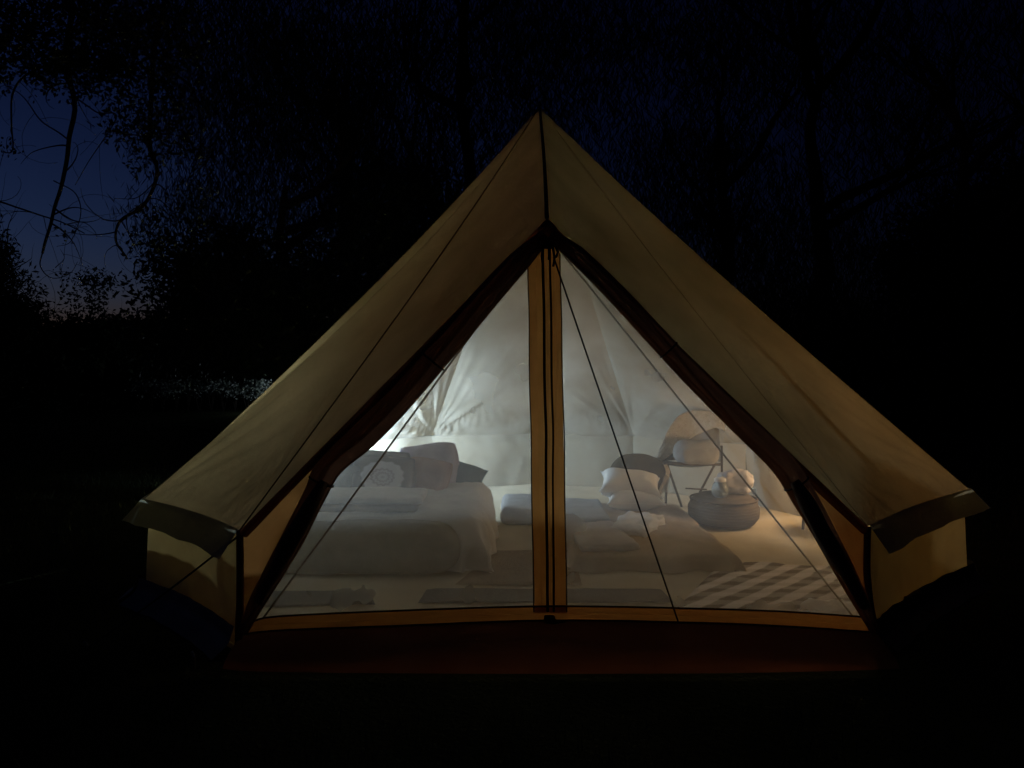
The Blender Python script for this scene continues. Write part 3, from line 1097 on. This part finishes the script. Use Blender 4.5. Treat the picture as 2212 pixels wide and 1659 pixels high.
# ------------------------------------------------------------------ lamps
def lantern(loc, glow, label, watts, colr, rad=.02, stool_h=.3):
    s = empty('side_stool', (loc[0], loc[1], .012), .3, 'small round stool under the ' + ('cool white' if colr is COOL_C else 'warm') + ' lantern', 'stool')
    V, F = lathe([(.14, stool_h - .03), (.15, stool_h - .025), (.15, stool_h - .005), (.14, stool_h)], 24)
    mesh('seat', V, F, M['bark'], s)
    for k in range(3):
        a = k * 2.094
        V, F = tube([(.12 * math.cos(a), .12 * math.sin(a), stool_h - .028), (.14 * math.cos(a), .14 * math.sin(a), 0)], .012, 8)
        mesh('leg', V, F, M['bark'], s)
    L = empty('camping_lantern', (loc[0], loc[1], stool_h + .013), 0, label, 'lantern')
    V, F = lathe([(.045, 0), (.05, .005), (.05, .03), (.04, .035)], 20); mesh('base', V, F, M['darkmetal'], L)
    V, F = lathe([(.030, .036), (.034, .05), (.034, .11), (.028, .125)], 20); mesh('lamp_globe', V, F, glow, L)
    V, F = lathe([(.036, .126), (.045, .13), (.03, .15), (.01, .158)], 20); mesh('cap', V, F, M['darkmetal'], L)
    V, F = tube([(.045 * math.cos(a), 0, .14 + .06 * math.sin(a)) for a in [math.pi * k / 12 for k in range(13)]], .003, 6); mesh('handle', V, F, M['steel'], L)
    ld = bpy.data.lights.new('lantern_light', 'POINT'); ld.energy = watts; ld.color = colr; ld.shadow_soft_size = rad
    lo = bpy.data.objects.new('lantern_light', ld); C.objects.link(lo); lo.parent = L; lo.location = (0, 0, .23)
    return L


COOL_P = (-1.49, 1.26)
CL_ = lantern(COOL_P, M['cool_glow'], 'cool white camping lantern glowing behind the bed cushions at the left', COOL_W, COOL_C, stool_h=.38)
def shieldfn(u, v):
    az = math.radians(-82 + 84 * u); el = math.radians(9 + 66 * v)
    return Vector((.12 * math.cos(az) * math.cos(el), .12 * math.sin(az) * math.cos(el), .23 + .12 * math.sin(el)))
V, F, UV = grid(shieldfn, 16, 12)
mesh('added_shield', V, F, M['steel_white'], CL_)  # added plate that keeps the lantern light off the front right roof
lantern((2.32, .26), M['warm_glow'], 'warm orange camping lantern glowing behind the right door flap', WARM_W, WARM_C, rad=.10, stool_h=.34)

# ------------------------------------------------------------------ trees
def leaf_cloud(centres, radii, n, size, seed, dens=None, aspect=.5, droop=0.0):
    """many leaf-sized quads in clumps spread through ellipsoids"""
    r = np.random.default_rng(seed)
    cen = np.array([list(c) for c in centres], dtype=float); rad = np.array([list(q) for q in radii], dtype=float)
    vol = rad.prod(axis=1); pr = vol / vol.sum()
    ncl = max(1, n // 14)
    which = r.choice(len(cen), ncl, p=pr)
    d = r.normal(size=(ncl, 3)); d /= np.linalg.norm(d, axis=1)[:, None]
    rr = r.random(ncl) ** .45
    cl = cen[which] + d * rad[which] * rr[:, None]
    ci = r.integers(0, ncl, n)
    p = cl[ci] + r.normal(size=(n, 3)) * size * np.array([2.4, 2.4, 2.0])
    a = r.normal(size=(n, 3)); a /= np.linalg.norm(a, axis=1)[:, None]
    a[:, 2] -= droop; a /= np.linalg.norm(a, axis=1)[:, None]
    b = np.cross(a, r.normal(size=(n, 3))); b /= np.linalg.norm(b, axis=1)[:, None]
    s = size * r.uniform(.6, 1.35, n)[:, None]
    V = np.stack([p - a * s, p + b * s * aspect, p + a * s, p - b * s * aspect], axis=1).reshape(-1, 3)
    return V, n


def leaf_mesh(name, V, n, mat, parent):
    me = bpy.data.meshes.new(name)
    me.vertices.add(n * 4); me.vertices.foreach_set('co', V.astype(np.float32).ravel())
    me.loops.add(n * 4); me.loops.foreach_set('vertex_index', np.arange(n * 4, dtype=np.int32))
    me.polygons.add(n)
    me.polygons.foreach_set('loop_start', np.arange(0, n * 4, 4, dtype=np.int32))
    me.polygons.foreach_set('loop_total', np.full(n, 4, dtype=np.int32))
    me.update(calc_edges=True)
    return link(name, me, mat, parent, smooth=False)


def limb(p, d, L, r, depth, out, rnd, curl=.25, up=.1):
    pts = [Vector(p)]; rads = [r]
    dd = Vector(d).normalized()
    n = 6
    for k in range(n):
        dd = (dd + Vector((rnd.uniform(-curl, curl), rnd.uniform(-curl, curl), rnd.uniform(-curl, curl) + up))).normalized()
        pts.append(pts[-1] + dd * L / n); rads.append(r * (1 - .7 * (k + 1) / n))
    out.append(tube(pts, rads, 6 if r > .05 else 4, cap=False))
    if depth > 0:
        for k in range(rnd.randint(3, 5)):
            j = rnd.randint(2, n)
            dv = (dd + Vector((rnd.uniform(-1, 1), rnd.uniform(-1, 1), rnd.uniform(-.3, .7)))).normalized()
            limb(pts[j], dv, L * rnd.uniform(.5, .75), max(.006, rads[j] * .65), depth - 1, out, rnd, curl, up)


def tree(name, base, H, trunk_r, blobs, n, size, label, cat='tree', seed=1, mat='leaf', limbs=5, depth=2, aspect=.5, droop=0.0):
    root = empty(name, base, 0, label, cat)
    rnd = random.Random(seed)
    out = []
    pts = [Vector((0, 0, -.1))]
    for k in range(8):
        pts.append(Vector((rnd.uniform(-.04, .04) * H * .5, rnd.uniform(-.04, .04) * H * .5, H * .75 * (k + 1) / 8)))
    V, F = tube(spline(pts, 24), [trunk_r * (1.25 if k == 0 else 1) * (1 - .75 * k / 24) for k in range(25)], 10, lump=.15)
    tr = mesh('trunk', V, F, M['bark'], root)
    for k in range(limbs):
        z = H * rnd.uniform(.25, .7); a = rnd.uniform(0, 6.28)
        limb(Vector((0, 0, z)), Vector((math.cos(a), math.sin(a), .5)), H * rnd.uniform(.3, .45), trunk_r * .45, depth, out, rnd)
    V, F = merge(*out)
    mesh('limbs', V, F, M['bark'], root)
    cen = [Vector(b[0]) - Vector(base) for b in blobs]; rad = [b[1] for b in blobs]
    LV, ln = leaf_cloud(cen, rad, n, size, seed, aspect=aspect, droop=droop)
    leaf_mesh('crown', LV, ln, M[mat], root)
    return root


def B(px, py, Y, rx, rz, ry=None):
    """ellipsoid blob at a picture place; radii given in picture px"""
    s = (Y + 5.5) / FPX
    return (at(px, py, Y), (rx * s, (ry if ry else max(rx, rz) * .7) * s, rz * s))


tree('broadleaf_tree', at(620, 850, 9.0).xy.to_3d(), 6, .2,
     [B(330, 690, 9, 70, 60), B(430, 600, 9, 140, 120), B(560, 640, 9, 190, 160), B(620, 700, 9, 260, 120), B(860, 560, 9, 180, 220), B(450, 740, 9, 190, 70)],
     52000, .062, 'large leafy tree rising behind the left slope of the tent, night sky speckling through', seed=11, aspect=.42)
tree('willow_tree', at(760, 850, 10.0).xy.to_3d(), 9, .24,
     [B(420, 480, 10, 150, 90), B(560, 430, 10, 190, 150), B(760, 400, 10, 220, 200), B(450, 300, 10, 170, 130), B(640, 220, 10, 260, 150)],
     30000, .11, 'weeping tree with fine hanging twigs above the left slope of the tent', seed=19, aspect=.075, droop=1.6)
tree('willow_tree', at(1010, 850, 13.0).xy.to_3d(), 11, .3,
     [B(600, 100, 13, 330, 170), B(900, 120, 13, 300, 220), B(1150, 200, 13, 260, 260), B(900, 380, 13, 260, 180), B(380, 40, 13, 260, 170), B(1200, 20, 13, 250, 160)],
     38000, .16, 'tallest weeping tree behind the tent peak, its crown reaching the top of the picture', seed=12, mat='leaf_b', aspect=.075, droop=1.4)
tree('willow_tree', at(1560, 850, 12.0).xy.to_3d(), 8, .25,
     [B(1420, 430, 12, 170, 170), B(1580, 480, 12, 190, 190), B(1700, 600, 12, 200, 180), B(1500, 330, 12, 170, 80), B(1850, 700, 12, 210, 200), B(1640, 720, 12, 280, 120)],
     36000, .13, 'willow tree with drooping fine twigs behind the right slope of the tent', seed=13, aspect=.075, droop=1.6)
tree('broadleaf_tree', at(2080, 850, 10.0).xy.to_3d(), 8, .25,
     [B(2080, 560, 10, 190, 150), B(2180, 700, 10, 220, 300), B(2000, 820, 10, 230, 160), B(2230, 450, 10, 150, 130), B(1900, 900, 10, 200, 120)],
     60000, .075, 'dense black tree at the right edge behind the tent', seed=14, mat='leaf_b')
tree('broadleaf_tree', at(1750, 850, 17.0).xy.to_3d(), 14, .35,
     [B(1450, 130, 17, 280, 180), B(1750, 200, 17, 300, 190), B(2050, 250, 17, 260, 190), B(1650, 30, 17, 320, 130), B(2100, 60, 17, 240, 140), B(1900, 420, 17, 260, 120)],
     18000, .22, 'tall tree behind the willow, faint sky showing through at upper right', seed=15, mat='leaf_b', aspect=.075, droop=1.3)
tree('conifer_tree', at(-40, 850, 15.0).xy.to_3d(), 6, .2,
     [B(-60, 560, 15, 75, 90), B(-40, 660, 15, 120, 100), B(0, 750, 15, 140, 110), B(40, 850, 15, 150, 100), B(-20, 560, 15, 40, 60)],
     45000, .08, 'dark conical tree sloping down from the left edge against the blue sky', seed=16, mat='leaf_b', aspect=.3)
tree('low_shrub', at(190, 850, 16.0).xy.to_3d(), 1.6, .07,
     [B(150, 780, 16, 110, 85), B(290, 765, 16, 130, 75), B(225, 820, 16, 190, 70), B(225, 745, 16, 90, 45), B(190, 722, 16, 60, 26), B(265, 722, 16, 60, 28)],
     40000, .08, 'low rounded shrub under the gap of blue sky at the left', 'shrub', seed=17)
tree('young_tree', at(216, 850, 15.0).xy.to_3d(), 3.2, .035,
     [B(214, 640, 15, 12, 60), B(222, 610, 15, 45, 22), B(175, 600, 15, 35, 14), B(222, 690, 15, 22, 30), B(165, 655, 15, 20, 40)],
     900, .055, 'thin young tree standing alone in the gap of blue sky', seed=18, limbs=4, depth=1)
# hedge behind everything
hr = empty('hedge', (0, 20, 0), 0, 'long dark hedge along the field behind the tent', 'hedge')
LV, ln = leaf_cloud([(x, 0, .9) for x in range(-24, 26, 2)], [(1.6, .9, 1.15)] * 25, 70000, .10, 21)
leaf_mesh('foliage', LV, ln, M['leaf_b'], hr)
V, F = merge(*[tube([(x + random.uniform(-.3, .3), 0, -.1), (x, 0, .9), (x + random.uniform(-.3, .3), 0, 1.6)], .04, 5) for x in range(-24, 25, 1)])
mesh('stems', V, F, M['bark'], hr)['kind'] = 'stuff'

# corkscrew tree at the left whose twisted twigs hang into the sky gap
cb = Vector((-7.2, 1.6, 0))
ct = empty('corkscrew_tree', cb, 0, 'twisted corkscrew tree whose bare curling twigs hang into the blue sky at upper left', 'tree')
Yc = 1.5
def cpt(px, py, dy=0.0): return at(px, py, Yc + dy) - cb
V, F = tube(spline([(0, 0, -.1), (.15, .1, 1.5), (-.1, 0, 3), (.2, -.1, 4.6), (.9, 0, 5.8)], 30), [.16 * (1 - .6 * k / 30) for k in range(31)], 10, lump=.2)
mesh('trunk', V, F, M['bark'], ct)
tw_all = []
main = [
    ([(.9, 0, 5.8), cpt(60, -260), cpt(150, -60), cpt(148, 120), cpt(160, 210), cpt(145, 300), cpt(138, 380), cpt(118, 450), cpt(100, 520), cpt(92, 550)], .030),
    ([(.2, -.1, 4.6), cpt(-200, 260), cpt(-80, 400), cpt(0, 437), cpt(70, 458), cpt(140, 482), cpt(184, 503)], .014),
    ([cpt(92, 540), cpt(88, 575), cpt(112, 598), cpt(148, 590), cpt(166, 566)], .006),
    ([cpt(140, 484), cpt(180, 482), cpt(205, 500), cpt(210, 515)], .005),
    ([cpt(148, 120), cpt(60, 160), cpt(25, 210), cpt(30, 320), cpt(5, 330)], .012),
    ([cpt(160, 210), cpt(210, 240), cpt(250, 250), cpt(205, 330), cpt(165, 400)], .008),
    ([cpt(145, 300), cpt(90, 260), cpt(40, 200), cpt(10, 190)], .008),
    ([cpt(118, 390), cpt(165, 420), cpt(172, 470), cpt(150, 520), cpt(120, 530)], .006),
    ([(.9, 0, 5.8), cpt(300, -120), cpt(330, 120), cpt(320, 300), cpt(345, 370), cpt(310, 440), cpt(262, 475), cpt(250, 520), cpt(272, 560)], .024),
    ([cpt(345, 370), cpt(300, 425), cpt(250, 430)], .006),
    ([cpt(262, 475), cpt(330, 430), cpt(380, 470), cpt(400, 530), cpt(380, 560)], .006),
    ([cpt(310, 440), cpt(275, 470), cpt(290, 540), cpt(330, 560)], .006),
    ([cpt(330, 120), cpt(250, 160), cpt(180, 180), cpt(120, 150)], .010),
    ([cpt(330, 120), cpt(420, 200), cpt(430, 320), cpt(400, 400)], .012),
    ([cpt(120, 580), cpt(138, 560), cpt(130, 540)], .004),
]
for k, (pp, r) in enumerate(main):
    S = spline(pp, 40)
    S = [p + Vector((.02 * nz(p, 4, k), .05 * nz(p, 2, k), .02 * nz(p, 4, k + 3))) for p in S]
    tw_all.append(tube(S, [r * (1 - .65 * i / 40) for i in range(41)], 6))
    rnd = random.Random(100 + k)
    for j in range(9 if r > .01 else 4):
        i = rnd.randint(6, 38); p = S[i]
        d = Vector((rnd.uniform(-1, 1), rnd.uniform(-.6, .6), rnd.uniform(-1, .6))).normalized()
        q = [p]; c = rnd.uniform(-.8, .8)
        for s in range(8):
            d = Matrix.Rotation(c * .55, 3, 'Y') @ d
            d = (d + Vector((0, rnd.uniform(-.2, .2), -.08))).normalized()
            q.append(q[-1] + d * rnd.uniform(.04, .09))
        tw_all.append(tube(q, [max(.0018, r * .28 * (1 - .1 * s)) for s in range(9)], 4))
V, F = merge(*tw_all)
mesh('branches', V, F, M['bark'], ct)
def CB(px, py, rx, rz):
    b = B(px, py, Yc, rx, rz); return (b[0] - cb, b[1])
bl = [CB(20, 330, 30, 20), CB(130, 500, 9, 20), CB(340, 260, 110, 120), CB(230, 60, 230, 110), CB(420, 420, 60, 80), CB(30, 60, 120, 130), CB(330, 500, 50, 60), CB(150, 140, 160, 70)]
LV, ln = leaf_cloud([b[0] for b in bl], [b[1] for b in bl], 12000, .024, 31)
leaf_mesh('crown', LV, ln, M['leaf_b'], ct)

# pale flowering shrub lit by a path lamp hidden behind the tent
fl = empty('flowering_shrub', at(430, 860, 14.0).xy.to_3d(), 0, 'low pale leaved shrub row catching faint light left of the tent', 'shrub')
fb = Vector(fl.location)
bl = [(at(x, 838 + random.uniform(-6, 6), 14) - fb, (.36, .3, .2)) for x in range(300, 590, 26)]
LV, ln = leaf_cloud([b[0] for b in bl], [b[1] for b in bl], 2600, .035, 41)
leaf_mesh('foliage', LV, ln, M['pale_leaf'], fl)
parts = []
for b in bl:
    for j in range(4):
        q = b[0]; parts.append(tube([Vector((q.x, q.y, -.05)), Vector((q.x + random.uniform(-.1, .1), q.y, q.z * .6)), q + Vector((random.uniform(-.2, .2), 0, .1))], .008, 4))
V, F = merge(*parts)
mesh('stems', V, F, M['bark'], fl)
pl = empty('path_lamp', (-5.05, 13.2, -.02), 0, 'short garden path lamp standing beyond the tent near the pale shrub', 'lamp')
V, F = lathe([(.03, 0), (.03, .5), (.045, .51), (.045, .52)], 12); mesh('post', V, F, M['darkmetal'], pl)
V, F = lathe([(.04, .521), (.045, .54), (.045, .62), (.04, .63)], 14); mesh('lamp_globe', V, F, M['path_glow'], pl)
V, F = lathe([(.09, .631), (.10, .64), (.05, .68), (.01, .69)], 14); mesh('hood', V, F, M['darkmetal'], pl)
ld = bpy.data.lights.new('path_light', 'POINT'); ld.energy = PATH_W; ld.color = PATH_C; ld.shadow_soft_size = .04
lo = bpy.data.objects.new('path_light', ld); C.objects.link(lo); lo.parent = pl; lo.location = (-.12, 0, .58)

# ------------------------------------------------------------------ grass
def grass():
    r = np.random.default_rng(5)
    n = 90000
    x = r.uniform(-9, 9, n); y = -5.2 + (r.random(n) ** 1.4) * 16
    rel = np.hypot((x - .17) / 1.0, y)
    keep = (rel > 2.72) & ~((np.abs(x - .2) < 1.6) & (y > -2.4) & (y < 0))
    x, y = x[keep], y[keep]; n = len(x)
    h = r.uniform(.02, .07, n); wd = r.uniform(.002, .004, n); a = r.uniform(0, np.pi, n)
    lean = r.normal(size=(n, 2)) * .02
    z0 = np.full(n, -.03)
    p0 = np.stack([x - np.cos(a) * wd, y - np.sin(a) * wd, z0], 1)
    p1 = np.stack([x + np.cos(a) * wd, y + np.sin(a) * wd, z0], 1)
    p2 = np.stack([x + lean[:, 0], y + lean[:, 1], z0 + .02 + h], 1)
    V = np.stack([p0, p1, p2], 1).reshape(-1, 3)
    me = bpy.data.meshes.new('grass')
    me.vertices.add(n * 3); me.vertices.foreach_set('co', V.astype(np.float32).ravel())
    me.loops.add(n * 3); me.loops.foreach_set('vertex_index', np.arange(n * 3, dtype=np.int32))
    me.polygons.add(n)
    me.polygons.foreach_set('loop_start', np.arange(0, n * 3, 3, dtype=np.int32))
    me.polygons.foreach_set('loop_total', np.full(n, 3, dtype=np.int32))
    me.update(calc_edges=True)
    o = link('grass', me, M['grass'], None, smooth=False)
    tag(o, 'short dark grass growing around the tent', 'grass', kind='stuff')
grass()
